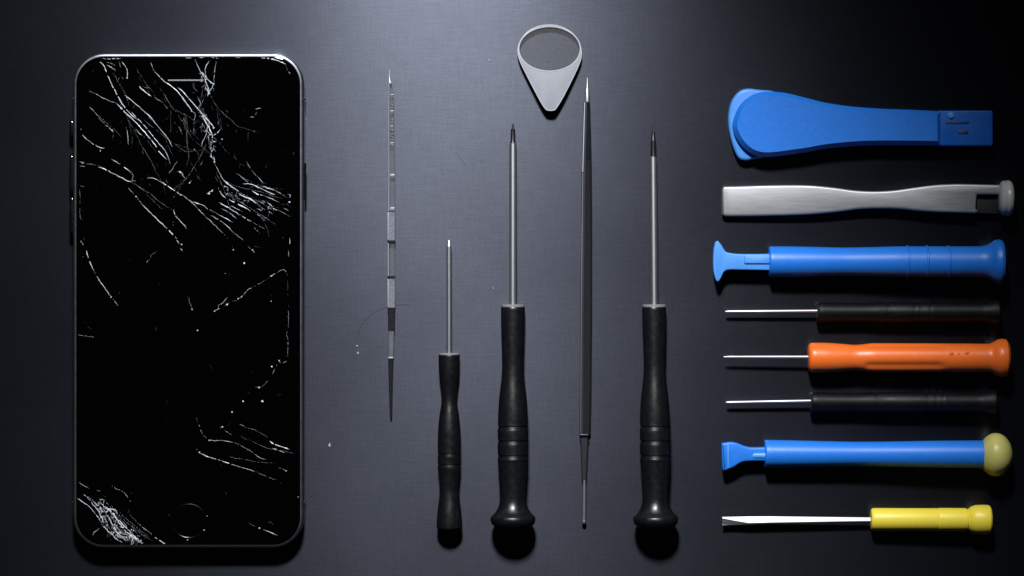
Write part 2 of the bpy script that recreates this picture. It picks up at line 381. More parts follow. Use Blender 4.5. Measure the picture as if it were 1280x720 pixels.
 (H_, .25, [(165, 160), (190, 230)]), (H_, .6, [(190, 230), (215, 300), (240, 350)]), (H_, .9, [(240, 350), (275, 385)]), (H_, 1.0, [(290, 402), (350, 405), (410, 405)]), (H_, 1.0, [(410, 403), (490, 412), (580, 435)]), (H_, .5, [(580, 435), (650, 475), (750, 530)]), (H_, .8, [(750, 535), (810, 580), (870, 595)]),
 (H_, .7, [(165, 480), (185, 500)]), (H_, 1.3, [(195, 520), (260, 555), (330, 580), (410, 600)]), (H_, 1.0, [(410, 600), (500, 635), (600, 665), (690, 690), (770, 718)]), (H_, .5, [(770, 718), (900, 775), (970, 800)]),
 (H_, 1.0, [(410, 280), (450, 265)]), (H_, .9, [(455, 305), (525, 350)]), (H_, .8, [(605, 240), (660, 270)]), (H_, .35, [(660, 270), (780, 310), (900, 380)]),
 (H_, 1.8, [(905, 412), (960, 445), (1040, 470), (1105, 495)]), (H_, 1.2, [(930, 480), (990, 500), (1055, 528)]), (H_, .6, [(985, 670), (1040, 690), (1075, 715)]), (H_, .3, [(480, 270), (510, 225)]),
 (I_, 1.4, [(192, 105), (210, 160), (235, 235), (275, 320)]), (I_, 1.0, [(275, 320), (320, 400), (370, 470), (440, 570)]), (I_, .5, [(450, 575), (480, 615), (520, 665)]), (I_, .7, [(135, 5), (165, 50)]), (I_, .6, [(160, 145), (160, 190)]),
 (I_, .7, [(780, 235), (825, 190)]), (I_, .4, [(825, 190), (850, 145), (900, 115)]), (I_, 1.0, [(1095, 0), (1110, 30)]), (I_, 1.0, [(1130, 80), (1155, 110)]), (I_, .3, [(1205, 560), (1230, 640), (1250, 690)]),
 (J_, 1.5, [(1108, 0), (1108, 40)]), (J_, .8, [(1090, 100), (1100, 170)]), (J_, .7, [(690, 65), (735, 100), (755, 130)]),
 (J_, 1.0, [(905, 365), (965, 335)]), (J_, .6, [(965, 335), (1020, 305), (1055, 300), (1085, 350)]), (J_, .4, [(905, 370), (830, 420), (740, 470)]), (J_, .9, [(730, 475), (680, 505), (640, 555)]), (J_, 1.2, [(640, 555), (590, 590)]), (J_, .5, [(590, 590), (520, 625)]), (J_, 1.3, [(500, 635), (460, 655)]),
 (J_, .8, [(485, 570), (440, 625), (400, 650), (395, 690)]), (J_, 1.2, [(400, 685), (345, 715)]), (J_, .3, [(520, 520), (510, 560)]), (J_, .3, [(1085, 400), (1090, 560)]), (J_, .4, [(1095, 650), (1092, 880)]), (J_, .3, [(100, 570), (130, 690)]),
 (K_, .45, [(1085, 25), (1075, 70), (1090, 140), (1085, 260), (1075, 295)]), (K_, 1.2, [(990, 315), (1015, 350)]), (K_, 1.2, [(1040, 348), (1080, 330)]), (K_, .7, [(985, 350), (970, 390)]), (K_, .6, [(965, 395), (930, 465)]), (K_, .9, [(885, 525), (860, 560)]), (K_, .5, [(860, 560), (820, 590)]), (K_, .8, [(760, 590), (800, 595)]),
 (K_, .3, [(310, 370), (335, 415)]), (K_, .35, [(735, 435), (735, 465)]), (K_, .35, [(985, 668), (1035, 668)]),
 (L_, .4, [(700, 350), (770, 390)]), (L_, 1.3, [(840, 412), (910, 440), (985, 475)]), 
 ((70, 380), .45, [(105 * 2.067, 150 * 2.067), (190 * 2.067, 160 * 2.067)]), 
]
for tile, w, pts in CR:
    P_ = Z8(tile[0], tile[1], pts)
    if len(P_) > 2: P_ = cr(P_, 4)
    crack(P_, w * (.44 + .15 * w), drop=.08 if w > .7 else .16, jit=.36)
for tile, x, y, r in [(C_, 265, 315, 1.6), (C_, 305, 455, 1.6), (C_, 345, 360, 1.3), (C_, 185, 600, 1.0), (D, 430, 272, 1.1), (D, 355, 298, 1.3), (D, 155, 375, .9), (D, 10, 605, 1.4), (D, 105, 708, 1.2),
                      (D, 345, 160, 1.3), (D, 318, 445, 1.3), (D, 353, 500, 1.2), (E, 1140, 190, 1.3), (E, 690, 205, 1.0), (E, 1227, 70, 1.2), (F_, 330, 150, 1.6), (F_, 300, 180, 1.3), (F_, 1103, 260, 1.5), (F_, 480, 75, 1.2), (F_, 60, 495, 1.0),
                      (B, 1130, 600, 1.4), (B, 450, 185, 1.2), (B, 155, 512, 1.0), (B, 332, 390, .9), (B, 140, 175, .7), (A, 600, 300, 1.1), (A, 600, 495, 1.0), (A, 300, 465, .9), (A, 335, 145, 1.0), (E, 1145, 685, 1.0),
                      (H_, 302, 402, 1.1), (H_, 205, 522, 1.1), (H_, 435, 268, 1.4), (H_, 530, 120, 1.5), (H_, 640, 12, 1.6), (H_, 832, 12, 1.9), (H_, 1070, 710, .9), (I_, 440, 572, 1.2), (I_, 320, 402, 1.0), (I_, 1145, 95, 1.2), (I_, 1145, 45, 1.0),
                      (J_, 543, 98, 1.3), (J_, 650, 232, 1.6), (J_, 735, 100, 1.0), (J_, 920, 360, 1.3), (J_, 480, 645, 1.5), (J_, 397, 687, 1.2), (J_, 355, 712, 1.3), (J_, 625, 568, 1.0), (J_, 590, 588, 1.1), (J_, 460, 335, .6), (J_, 920, 612, .7),
                      (J_, 130, 695, 1.1), (K_, 185, 25, 1.2), (K_, 928, 388, 1.4), (K_, 800, 595, 1.6), (K_, 1000, 328, 1.1), (L_, 803, 400, 1.3), (L_, 280, 278, .7), (L_, 250, 420, 1.2), (L_, 1190, 90, .8), (L_, 85, 490, 1.0), (L_, 85, 518, 1.1)]:
    spark(tile[0] + x / 8, tile[1] + y / 8, r * .8)
# shattered net in the lower corner: a mesh of short cracks inside a band
def net(cx, cy, ux, uy, ln, wd, n, r2):
    d = Vector((ux, uy)).normalized(); q = Vector((-d.y, d.x))
    for i in range(n):
        s_, w_ = r2.uniform(-1, 1), max(-1, min(1, r2.gauss(0, .45)))
        x = cx + d.x * s_ * ln + q.x * w_ * wd * (1 - .35 * abs(s_)); y = cy + d.y * s_ * ln + q.y * w_ * wd * (1 - .35 * abs(s_))
        a = math.atan2(d.y, d.x) + r2.choice((0, 0, .35, -.5, 1.2, 1.5)) + r2.uniform(-.3, .3); l = r2.uniform(1.5, 5.5)
        crack([(x, y), (x + math.cos(a) * l, y + math.sin(a) * l)], r2.uniform(.32, .85), 0, .2, 1, 1.2, i)
        if r2.random() < .3: spark(x, y, r2.uniform(.4, .95))
r2 = random.Random(3)
net(146, 652, 1, .98, 36, 12, 105, r2)
net(139, 657, .9, 1, 22, 8, 50, r2)
net(160, 670, 1, .4, 18, 5, 40, r2)
for pts in ([(118, 627), (134, 645), (146, 664), (158, 676)], [(124, 628), (140, 640), (152, 657), (166, 671), (178, 680)], [(132, 632), (148, 650), (160, 662), (176, 678)],
            [(127, 655), (140, 668), (148, 676)], [(110, 622), (124, 640), (130, 654)], [(130, 640), (142, 636), (150, 646)]):
    crack(cr(pts, 5), 1.1, .15, .8)
# fine splinters in the shattered upper area
net(258, 160, .25, 1, 30, 7, 55, r2); net(256, 104, .3, 1, 14, 5, 30, r2); net(312, 250, 1, .42, 36, 10, 30, r2)
for i in range(75):
    x = r2.gauss(225, 34); y = r2.gauss(150, 40)
    if not (98 < x < 360 and 80 < y < 235): continue
    a = r2.choice((.95, 1.2, 1.6, 2.2)) + r2.uniform(-.25, .25); l = r2.uniform(2, 8)
    crack([(x, y), (x + math.cos(a) * l, y + math.sin(a) * l)], r2.uniform(.05, .20), .1, .3, 1, 1.4, i)
def web(x, y, a, l, w, depth):
    # a long hairline fracture that wanders and forks
    pts = [(x, y)]
    for k in range(int(l / 6)):
        a += r2.uniform(-.16, .16); x += 6 * math.cos(a); y += 6 * math.sin(a)
        if not (97 < x < 374 and 76 < y < 677): break
        pts.append((x, y))
        if depth and r2.random() < .16: web(x, y, a + r2.choice((-.35, .3)) + r2.uniform(-.1, .1), l * .45, w * .7, depth - 1)
    if len(pts) > 2: crack(cr(pts, 3), w, .10, .35)
for (x, y, a, l) in ((256, 104, 1.75, 60), (256, 108, 1.1, 90), (262, 168, .75, 60), (258, 180, 1.9, 90), (150, 130, 1.0, 120), (118, 140, .85, 60), (200, 110, 1.05, 100), (180, 150, .9, 90),
                     (230, 140, 1.3, 80), (120, 205, .6, 110), (270, 215, 1.0, 70), (285, 228, .45, 90), (290, 236, .55, 90), (280, 240, .7, 100), (300, 222, .4, 70), (130, 625, .8, 70), (118, 640, .9, 50), (150, 640, .75, 60), (165, 660, .5, 40), (300, 545, .5, 70), (285, 570, .4, 80), (140, 90, .9, 60), (170, 84, 1.2, 50)):
    web(x, y, a, l * .8, r2.uniform(.08, .17), 1)
for i in range(60):
    x = r2.uniform(100, 370); y = r2.uniform(80, 670)
    a = r2.uniform(.5, 1.4); l = r2.uniform(1, 6)
    crack([(x, y), (x + math.cos(a) * l, y + math.sin(a) * l)], r2.uniform(.06, .2), .1, .3, 1, 1.4, i)
glass = gl.build('screen_glass', [M['glass'], M['crack']], ph, PH, angle=20)
glass['label'] = 'black screen glass broken by a web of white cracks'
# home button, ear slot, side buttons, seams
hb = MB(); hb.lathez(236.5, 651, [(20.3, 31.0), (20.3, 32.02), (19.8, 32.12), (17, 32.06), (6, 32.03), (.01, 32.03)])
home = hb.build('home_button', M['home'], ph, PH)
rg = MB(); rg.lathez(236.5, 651, [(20.5, 31.5), (20.5, 32.15), (21.0, 32.35), (21.5, 32.2), (21.6, 31.5)], caps=False)
home['_org'] = ph['_org']; rg.build('button_ring', M['ring'], home, PH)
eb = MB(); eb.loft([zl(rrect(210, 99.5, 255, 101.4, .9, 5), 31.5), zl(rrect(210, 99.5, 255, 101.4, .9, 5), 32.3), zl(rrect(210.4, 99.8, 254.6, 101.1, .6, 5), 32.6)])
eb.build('earpiece', M['grille'], ph, PH)
def capsule(mb, x, y0, y1, r, z):
    p = [(y0 + r * (1 - math.cos(R(a))), r * math.sin(R(a))) for a in (0.5, 20, 40, 60, 80, 90)]
    p += [(y1 - r * (1 - math.cos(R(a))), r * math.sin(R(a))) for a in (90, 80, 60, 40, 20, .5)]
    mb.lathe('y', p, x, z, 20)
for nm, x, y0, y1 in (('mute_switch', 88.6, 149.5, 170), ('volume_button', 88.6, 193, 239), ('volume_button', 88.8, 246, 292), ('power_button', 379.1, 202, 250)):
    b_ = MB(); capsule(b_, x, y0, y1, 3.1, 19)
    b_.build(nm, M['phone_metal_shiny'], ph, PH)
for x in (90.7, 379.9):
    for y in (123, 628):
        b_ = MB(); b_.box(x - .7, x + .7, y - 1.3, y + 1.3, 6, 26, .3); b_.build('antenna_seam', M['phone_dark'], ph, PH)

# ------------------------------------------------------------------ clear slim probe (vertical)
pr = thing('slim_probe', 'slim clear plastic probe with banded shaft and dark tapering lower end, beside the phone', 'probe', 489, 300, 6)
def flat(mb, secs, z0, z1, mi=0):
    """A flat bar along y: sections (y, left, right), with slightly rounded upper edges."""
    loops = []
    for s_ in secs:
        y, a, b = s_[:3]; zz0, zz1 = (s_[3], s_[4]) if len(s_) > 3 else (z0, z1)
        e = min(1.2, (b - a) * .25); f_ = min(1.2, (zz1 - zz0) * .3)
        loops.append([(a, y, zz0), (a, y, zz1 - f_), (a + e, y, zz1), (b - e, y, zz1), (b, y, zz1 - f_), (b, y, zz0)])
    mb.loft(loops, mi)
b_ = MB(); flat(b_, [(86, 486.3, 487.0, 3, 5), (94, 485.8, 487.6, 2.5, 6), (101, 485.7, 488.4, 2.5, 7), (104, 485.7, 489.6, 2, 8)], .3, 8); b_.build('probe_tip', M['clear_edge'], pr, 6)
b_ = MB(); flat(b_, [(104, 487.0, 489.8), (130, 487.0, 492.4), (184, 486.8, 493.2), (219, 487.0, 493.6), (264, 487.0, 494.0)], .3, 8); b_.build('clear_shaft', M['clear'], pr, 6)
b_ = MB(); flat(b_, [(102, 485.7, 487.0), (150, 485.4, 486.8), (219, 485.5, 487.0), (264, 485.2, 487.0)], .3, 9); b_.build('bright_edge', M['clear_edge'], pr, 6)
for y in (118, 131, 138, 150, 157, 163, 171, 178, 181, 217.5, 259):   # moulded rungs inside the clear shaft
    b_ = MB(); w_ = 1.3 if y < 200 else 2
    b_.box(487.6, 492.2 if y < 200 else 493.2, y, y + w_ * rng.uniform(.7, 1.6), 7, 8.5, .3); b_.build('rung', M['clear_edge'] if y in (118, 138, 157, 178, 217.5, 259) else M['smoke'], pr, 6)
for (y0, y1) in ((265, 300.5), (348.5, 384.5)):
    b_ = MB(); flat(b_, [(y0, 484.9, 494.2), (y1, 484.6, 494.0)], .3, 9.5); b_.build('frosted_band', M['frost'], pr, 6)
    b_ = MB(); b_.box(484.6, 486.0, y0 + .5, y1 - .5, 9.3, 10.2, .3); b_.build('bright_edge', M['clear_edge'], pr, 6)
b_ = MB(); flat(b_, [(300.5, 484.4, 494.2), (304, 484.2, 494.2)], 1, 9); b_.build('dark_band', M['smoke'], pr, 6)
b_ = MB(); flat(b_, [(304, 486.6, 493.8), (345, 486.6, 493.8)], .3, 8); b_.build('clear_shaft', M['clear'], pr, 6)
b_ = MB(); flat(b_, [(304, 484.4, 486.4), (345, 484.6, 486.4)], .3, 9); b_.build('bright_edge', M['clear_edge'], pr, 6)
b_ = MB(); flat(b_, [(345, 486, 494), (348.5, 486, 494)], .3, 8); b_.build('dark_band', M['smoke'], pr, 6)
b_ = MB(); flat(b_, [(384.5, 485, 493.8), (414, 485.2, 493.4)], .3, 9); b_.build('dark_band', M['smoke'], pr, 6)
b_ = MB(); flat(b_, [(414, 485.4, 492.9), (446.5, 485.6, 491.8)], .3, 9); b_.build('grey_band', clear_mat('grey tinted acrylic', (.16, .165, .19), .7, .3), pr, 6)
b_ = MB(); b_.box(485.2, 491.8, 446.2, 448.2, 2, 9.6, .5); b_.build('collar', M['clear_edge'], pr, 6)
b_ = MB(); flat(b_, [(448.2, 485.3, 491.6, 2, 9), (480, 486, 490.8, 2, 8), (519, 487.2, 490.2, 2, 6), (524, 488, 489.6, 2, 5)], .3, 8); b_.build('dark_end', M['smoke'], pr, 6)

# ------------------------------------------------------------------ black-handled screwdrivers (upright in the picture)
def lin(a, va, b, vb): return lambda t: va + (vb - va) * (t - a) / (b - a)

def groove(prof, t, r, w=2.6, d=1.6):
    return [(t - w * .6, r), (t - w * .4, r - d), (t - w * .1, r - d), (t + w * .9, r + .1)]

def big_driver(label, cx_top, cx_end, y_bit, y_shaft, bit_prof):
    cx = lin(160, cx_top, 650, cx_end); zc = lin(160, 7.5, 650, 28.2)
    o = thing('screwdriver', label, 'screwdriver', cx(500), 500, 22, 'black screwdrivers')
    b_ = MB(); b_.lathe('y', [(y_shaft, .01), (y_shaft + .2, 3.6), (y_shaft + 1.2, 4.5), (250, 4.5), (384, 4.5)], cx, zc, 32); b_.build('shaft', M['steel'], o, 16)
    b_ = MB(); b_.lathe('y', bit_prof, cx, zc, 20); b_.build('bit', M['bit'], o, 10)
    b_ = MB(); b_.lathe('y', [(380.6, 4.6), (380.6, 14.2), (381.2, 14.8), (383.6, 14.9), (384, 14.6), (384, 4.6)], cx, zc, 40); b_.build('collar', M['collar'], o, 20)
    top = [(382.8, .01), (382.8, 14.2), (384.2, 15.0)]
    body = cr([(384.2, 15.0), (400, 15.0), (418, 14.6), (440, 13.9), (458, 13.6), (475, 14.6), (497, 17.2), (515, 18.5), (530, 18.9)], 5)
    prof = top + body
    for gt in (534, 552, 570.5): prof += [(gt - 3, 19.0)] + groove(prof, gt, 19.0, 3.4, 1.05) + [(gt + 4.6, 19.2)]
    prof += cr([(576, 18.9), (590, 18.0), (605, 17.0), (618, 16.4), (627, 16.7), (634, 18.6), (640, 22), (643.5, 25.5), (645.5, 27.4)], 5)
    prof += [(646.5, 28.0), (649.5, 28.1), (652, 27.8), (655, 26.2), (657.5, 23.5), (658.6, 18), (658.9, .01)]
    b_ = MB(); b_.lathe('y', prof, cx, zc, 64); b_.build('handle', M['black_rubber'], o, 24)
    return o
big_driver('black flared-handle screwdriver with short dark bit, standing between the small screwdriver and the black spudger', 641.2, 641.2, 155, 178,
           [(154.5, .01), (154.6, 1.0), (158, 1.3), (161, 1.7), (162, 2.8), (176, 3.0), (180, 4.2), (181, .01)])
big_driver('black flared-handle screwdriver with long tapered dark bit, nearest the coloured tools', 816.6, 819.4, 157, 195,
           [(157, .01), (157.1, .8), (162, 1.3), (167, 2.2), (176, 2.7), (177, 3.4), (194, 3.7), (197, 4.2), (198, .01)])
cx = lin(300, 561.2, 655, 561.8); zc = lin(300, 9.5, 655, 16.2)
sd = thing('screwdriver', 'smallest black screwdriver with thin shaft and waisted handle, next to the clear probe', 'screwdriver', 561.5, 560, 14, 'black screwdrivers')
b_ = MB(); b_.lathe('y', [(308, .01), (308, 3.2), (443, 3.2)], cx, zc, 28); b_.build('shaft', M['steel'], sd, 12)
b_ = MB(); b_.lathe('y', [(300, .01), (300.2, 1.0), (304, 2.2), (308.5, 3.0), (309, .01)], cx, zc, 20); b_.build('bit', M['steel_bright'], sd, 10)
b_ = MB(); b_.lathe('y', [(441.4, 3.2), (441.4, 12.4), (442.2, 13.1), (444, 13.1), (444, 3.2)], cx, zc, 40); b_.build('collar', M['collar'], sd, 14)
prof = [(443, .01), (443, 12.8), (444, 13.3)] + cr([(444, 13.3), (455, 13.2), (468, 12.7), (482, 11.0), (496, 9.7), (505, 10.0), (520, 12.4), (538, 14.1), (552, 14.5), (564, 14.5)], 5)
for gt in (568, 581.5): prof += groove(prof, gt, 14.5, 2.8, .9) + [(gt + 4, 14.4)]
prof += cr([(588, 14.1), (600, 12.9), (612, 12.2), (624, 13.0), (640, 15.0), (652, 15.9)], 5) + [(656, 16.1), (659.5, 15.8), (661.5, 14.2), (662, 9), (662, .01)]
b_ = MB(); b_.lathe('y', prof, cx, zc, 56); b_.build('handle', M['black_rubber'], sd, 15)

# ------------------------------------------------------------------ dark metal spudger
sp = thing('metal_spudger', 'long dark metal spudger with silver point and thin rod end, between two black screwdrivers', 'spudger', 732, 380, 8)
ax = lambda y: 734.2 + (730.0 - 734.2) * (y - 97) / (655 - 97)
b_ = MB(); b_.lathe('y', [(97, .01), (97.2, .9), (110, 1.9), (112, 2.4), (114, 3.1), (128, 3.2), (129, .01)], ax, 8, 20); b_.build('point', M['steel_bright'], sp, 8)
b_ = MB(); loops = []
for y, l_, r_ in ((127, 729.8, 737.4), (134, 729.4, 738.0), (200, 727.6, 739.6), (260, 726.6, 740.2), (390, 725.2, 740.2), (500, 724.8, 739.2), (543, 724.6, 738.2)):
    loops.append([(l_, y, .4), (l_, y, 11), (l_ + .9, y, 12.6), (l_ + 4.2, y, 13.6), (r_ - 2.2, y, 9.6), (r_, y, 6.5), (r_, y, .4)])
b_.loft(loops); b_.build('body', M['spudger'], sp, 12, angle=12)
b_ = MB(); flat(b_, [(128, 729.9, 731.6, 11, 14), (170, 728.6, 730.6, 11, 14.2), (215, 727.5, 729.2, 11, 14.2)], 11, 14); b_.build('bright_edge', M['steel_bright'], sp, 12)  # highlight on the left edge, added as a strip of brighter steel
b_ = MB(); flat(b_, [(216, 727.5, 729.4, 11, 14), (300, 726.2, 728.6, 11, 14), (400, 725.5, 727.4, 11, 13.8), (541, 725.2, 726.6, 10, 13)], 11, 14); b_.build('highlight_edge', M['edge_highlight'], sp, 12)  # the highlight's dimmer continuation, painted as a lighter grey strip
b_ = MB(); b_.box(724.4, 735.8, 542.6, 545.4, 3, 14.5, .5); b_.build('collar', M['bit'], sp, 12)
b_ = MB(); flat(b_, [(545, 725.2, 735.4, 3, 12), (575, 726.2, 734.2, 3, 11), (600, 727.0, 733.2, 3.5, 9.5)], 3, 12); b_.build('neck', M['spudger'], sp, 10)
b_ = MB(); b_.lathe('y', [(599, .01), (599, 2.3), (650, 2.3), (650.5, 2.7), (653.6, 2.7), (654.4, 2.0), (655, .01)], ax, 7, 20); b_.build('rod', M['steel'], sp, 7)

# ------------------------------------------------------------------ opening pick
pk = thing('opening_pick', 'grey teardrop opening pick with a clear oval window, above the screwdrivers', 'pick', 687, 85, 8)
outl = cr(from_zoom([(310, 38), (255, 47), (206, 76), (175, 122), (168, 165), (180, 210), (205, 262), (240, 330), (272, 390), (292, 420), (306, 428), (330, 428), (344, 418), (375, 368), (410, 300), (441, 235), (457, 190), (457, 150), (443, 108), (412, 72), (362, 45)], 600, 20, 3.6), 5, True)
hole = [(686.9 + 38.4 * math.cos(a), 61.4 + 28.2 * math.sin(a)) for a in [2 * math.pi * k / len(outl) for k in range(len(outl))]]
# pair the outline and hole by angle so the ring between them is clean
cxh, cyh, rxh, ryh = 686.9, 61.3, 39.2, 28.6
hole = [(cxh + rxh * math.cos(a), cyh + ryh * math.sin(a)) for a in [math.atan2((p[1] - cyh) / ryh, (p[0] - cxh) / rxh) for p in outl]]
def lift(mb): mb.v = [(x, y, z + max(0, (y - 36)) / 103 * 7) for x, y, z in mb.v]; return mb   # the pick lies tilted, its point a little raised
b_ = MB(); ZP0, ZP1 = .6, 9
b_.loft([zl(hole, ZP0), zl(outl, ZP0), zl(outl, ZP1 - .8), zl(inset(outl, .4), ZP1 - .2), zl(inset(outl, .9), ZP1), zl(hole, ZP1), zl(hole, ZP0)], 0, False, False)
lift(b_).build('pick_body', M['pick'], pk, 8)
ir = [(cxh + (p[0] - cxh) * .965, cyh + (p[1] - cyh) * .955) for p in hole]
b_ = MB(); b_.loft([zl(hole, ZP1 - 1), zl(hole, ZP1 + .5), zl(ir, ZP1 + .5), zl(ir, ZP1 - 1)], 0, False, False); lift(b_).build('window_rim', M['pick_rim'], pk, 8)
b_ = MB(); b_.loft([zl(ir, 7), zl(ir, 8.6)]); lift(b_).build('window', M['window'], pk, 8)
b_ = MB(); o2 = inset(outl, 1.2); o1 = inset(outl, .1)
b_.loft([zl(o1, ZP1 - .9), zl(inset(outl, .25), ZP1 + .25), zl(o2, ZP1 + .35), zl(inset(outl, 1.3), ZP1 - .5)], 0, False, False); lift(b_).build('edge_rim', M['pick_rim'], pk, 8)

# ------------------------------------------------------------------ broad blue opening tool
bt = thing('opening_tool', 'broad blue plastic opening tool with rounded paddle, topmost of the coloured tools', 'opening tool', 1075, 158, 20)
q4 = lambda pts: from_zoom(pts, 880, 90, 3.2)
base = cr(q4([(190, 350), (165, 354), (140, 346), (121, 312), (106, 262), (98, 215), (98, 170), (108, 122), (135, 82), (168, 67), (215, 70), (300, 90), (320, 200), (280, 320)]), 5, True)
b_ = MB(); slab(b_, base, .4, 16, 4, 4); b_.build('base_plate', M['blue_light'], bt, 14)
body = cr(q4([(948, 157), (880, 153), (800, 150), (720, 147), (640, 142), (560, 134), (480, 121), (400, 101), (330, 84), (262, 78), (212, 84), (168, 108), (136, 146), (116, 205), (122, 245), (150, 292), (190, 325), (236, 338), (290, 336), (350, 328), (420, 318), (480, 307), (560, 298), (650, 292), (760, 291), (850, 292), (948, 293)]), 5)
b_ = MB(); slab(b_, body, .8, 31, 5.2, 7.5, under=1.5, steps=1); b_.build('paddle', M['blue'], bt, 26)
tail = rrect(1172, 138.2, 1241, 182.4, 2.2, 4)
b_ = MB(); slab(b_, tail, .4, 24, 2, 2); b_.build('tail', M['blue_deep'], bt, 22)
b_ = MB(); b_.box(1182, 1211, 151.5, 155.0, 23.4, 24.5, .4); b_.build('moulded_mark', M['dent'], bt, 22)
b_ = MB(); b_.box(1197.5, 1210, 162.5, 167.8, 23.4, 24.5, .4); b_.build('moulded_mark', M['dent'], bt, 22)
b_ = MB(); b_.lathez(1188.5, 144.5, [(4.6, 23.4), (4.4, 25), (3.2, 26.4), (.01, 26.9)], 20); b_.build('stud', M['blue_light'], bt, 22)

# ------------------------------------------------------------------ steel pry bar
sb = thing('pry_bar', 'matte steel pry bar with a wavy flat body, dark notch and round end cap', 'pry bar', 1080, 250, 12)
top = cr(q4([(80, 458), (150, 456), (300, 452), (420, 453), (520, 462), (600, 473), (680, 477), (760, 473), (840, 462), (920, 452), (1000, 448), (1080, 449), (1192, 452)]), 5)
low = [(1251.5, 243.6), (1220.5, 243.6), (1217.5, 267.0)] + cr(q4([(1080, 565), (940, 561), (860, 556), (780, 548), (700, 546), (620, 549), (550, 558), (450, 568), (350, 573), (200, 576), (86, 577)]), 5) + q4([(74, 570), (73, 468)])
ob = top + low
b_ = MB(); slab(b_, ob, lambda x: .4 + 9 * (x - 903) / 350, lambda x: 12 + 11 * (x - 903) / 350, 3.0, 2.6); b_.build('flat_body', M['bar_steel'], sb, 14)
b_ = MB(); b_.lathe('x', [(1248.5, .01), (1248.5, 15), (1250.0, 18.0), (1252, 20.6), (1254.6, 21.8), (1256.2, 21.4), (1258, 22.2), (1261, 22.4), (1264, 20.6), (1266, 16.5), (1267, 9), (1267, .01)], 247.6, 22.2, 48); b_.build('end_cap', M['cap_metal'], sb, 22)
nb = [(1250, 246.5), (1221.2, 246.5), (1219, 266.5), (1250, 267.5)]
b_ = MB(); slab(b_, nb[::-1], 7, 13, .8); b_.build('notch_plate', mat('dark notch plastic', (.008, .0085, .012), .55), sb, 12)

# ------------------------------------------------------------------ horizontal handles
def handle(parent, prof, cy, zc, m, h, seg=56, rmod=None, name='handle'):
    b_ = MB(); b_.lathe('x', prof, cy, zc, seg, rmod); return b_.build(name, m, parent, h)

# blue pry tool with a T-shaped head
p1 = thing('pry_tool', 'blue plastic pry tool with flared T-shaped head and wide flanged end, under the steel bar', 'pry tool', 1100, 327, 22)
zc = lin(960, 19.5, 1250, 28.3)
prof = [(961.5, .01), (961.5, 17.6), (962.5, 18.9), (964, 19.3)] + cr([(964, 19.3), (990, 19.2), (1020, 18.6), (1055, 17.8), (1090, 18.4), (1120, 19.2), (1131, 19.3)], 5)
for gt in (1134, 1158, 1185): prof += [(gt - 1.4, 19.35), (gt - .9, 20.5), (gt + .5, 20.6), (gt + 1.6, 19.35)]
prof += cr([(1190, 19.3), (1215, 19.3), (1228, 19.8), (1236, 22.5), (1241, 26.0)], 5) + [(1244, 27.6), (1249, 27.9), (1252.5, 26), (1254.6, 20), (1255, 10), (1255, .01)]
handle(p1, prof, 327.2, zc, M['blue'], 24)
q5 = lambda pts: from_zoom(pts, 880, 280, 3.2)
hd = cr(q5([(56, 67), (45, 74), (38, 105), (36, 148), (38, 190), (47, 224), (57, 230), (68, 216), (79, 194), (98, 184), (150, 184), (275, 186)]), 5) + cr(q5([(275, 119), (150, 120), (100, 115), (84, 107), (70, 84)]), 5)
b_ = MB(); slab(b_, hd, 11, 25, 1.8, 2.2, under=1); b_.build('head', M['blue_light'], p1, 22)
b_ = MB(); b_.box(930, 965, 318.5, 329.5, 20, 27.5, 1.2); b_.build('neck_rib', M['blue_light'], p1, 22)

# black small screwdriver
def small_black(label, cy, tip, front, end, y_tip, marks):
    o = thing('screwdriver', label, 'screwdriver', 1130, cy, 14, 'small black screwdrivers among the coloured tools')
    zc = lin(front, 13.4, end, 16.2)
    ys = lambda x: y_tip + (cy - 1.8 - y_tip) * (x - tip) / (front - tip)
    b_ = MB(); b_.lathe('x', [(tip, .01), (tip + .2, 1.1), (tip + 4, 1.9), (front + 4, 2.1), (front + 4.2, .01)], ys, zc, 24); b_.build('shaft', M['steel_bright'], o, 14)
    prof = [(front, .01), (front, 11.6), (front + 1, 12.6), (front + 2.5, 13.0)] + cr([(front + 2.5, 13.0), (front + 30, 12.4), (front + 60, 12.2), (front + 78, 13.2)], 5)
    for gt in marks: prof += groove(prof, gt, 13.2, 2.6, 1.3)
    prof += cr([(marks[-1] + 4, 13.2), (end - 30, 13.0), (end - 20, 13.4), (end - 12, 15.2)], 4) + [(end - 8, 16.1), (end - 3, 16.1), (end - .6, 14), (end, 9), (end, .01)]
    handle(o, prof, cy, zc, M['black_small'], 14)
    b_ = MB(); b_.lathe('x', [(front - 1, 2.2), (front - 1, 11.8), (front + .4, 12.4), (front + 1.6, 12.2), (front + 1.6, 2.2)], cy, zc, 32); b_.build('collar', M['bit'], o, 14)
    return o
small_black('small black screwdriver lying between the T-headed blue pry tool and the orange screwdriver', 390.5, 906.5, 1022, 1250, 389.6, (1109, 1142, 1149, 1162))
small_black('small black screwdriver lying between the orange screwdriver and the lower blue pry tool', 503, 907.5, 1014, 1246, 503.2, (1094, 1158, 1168, 1177))

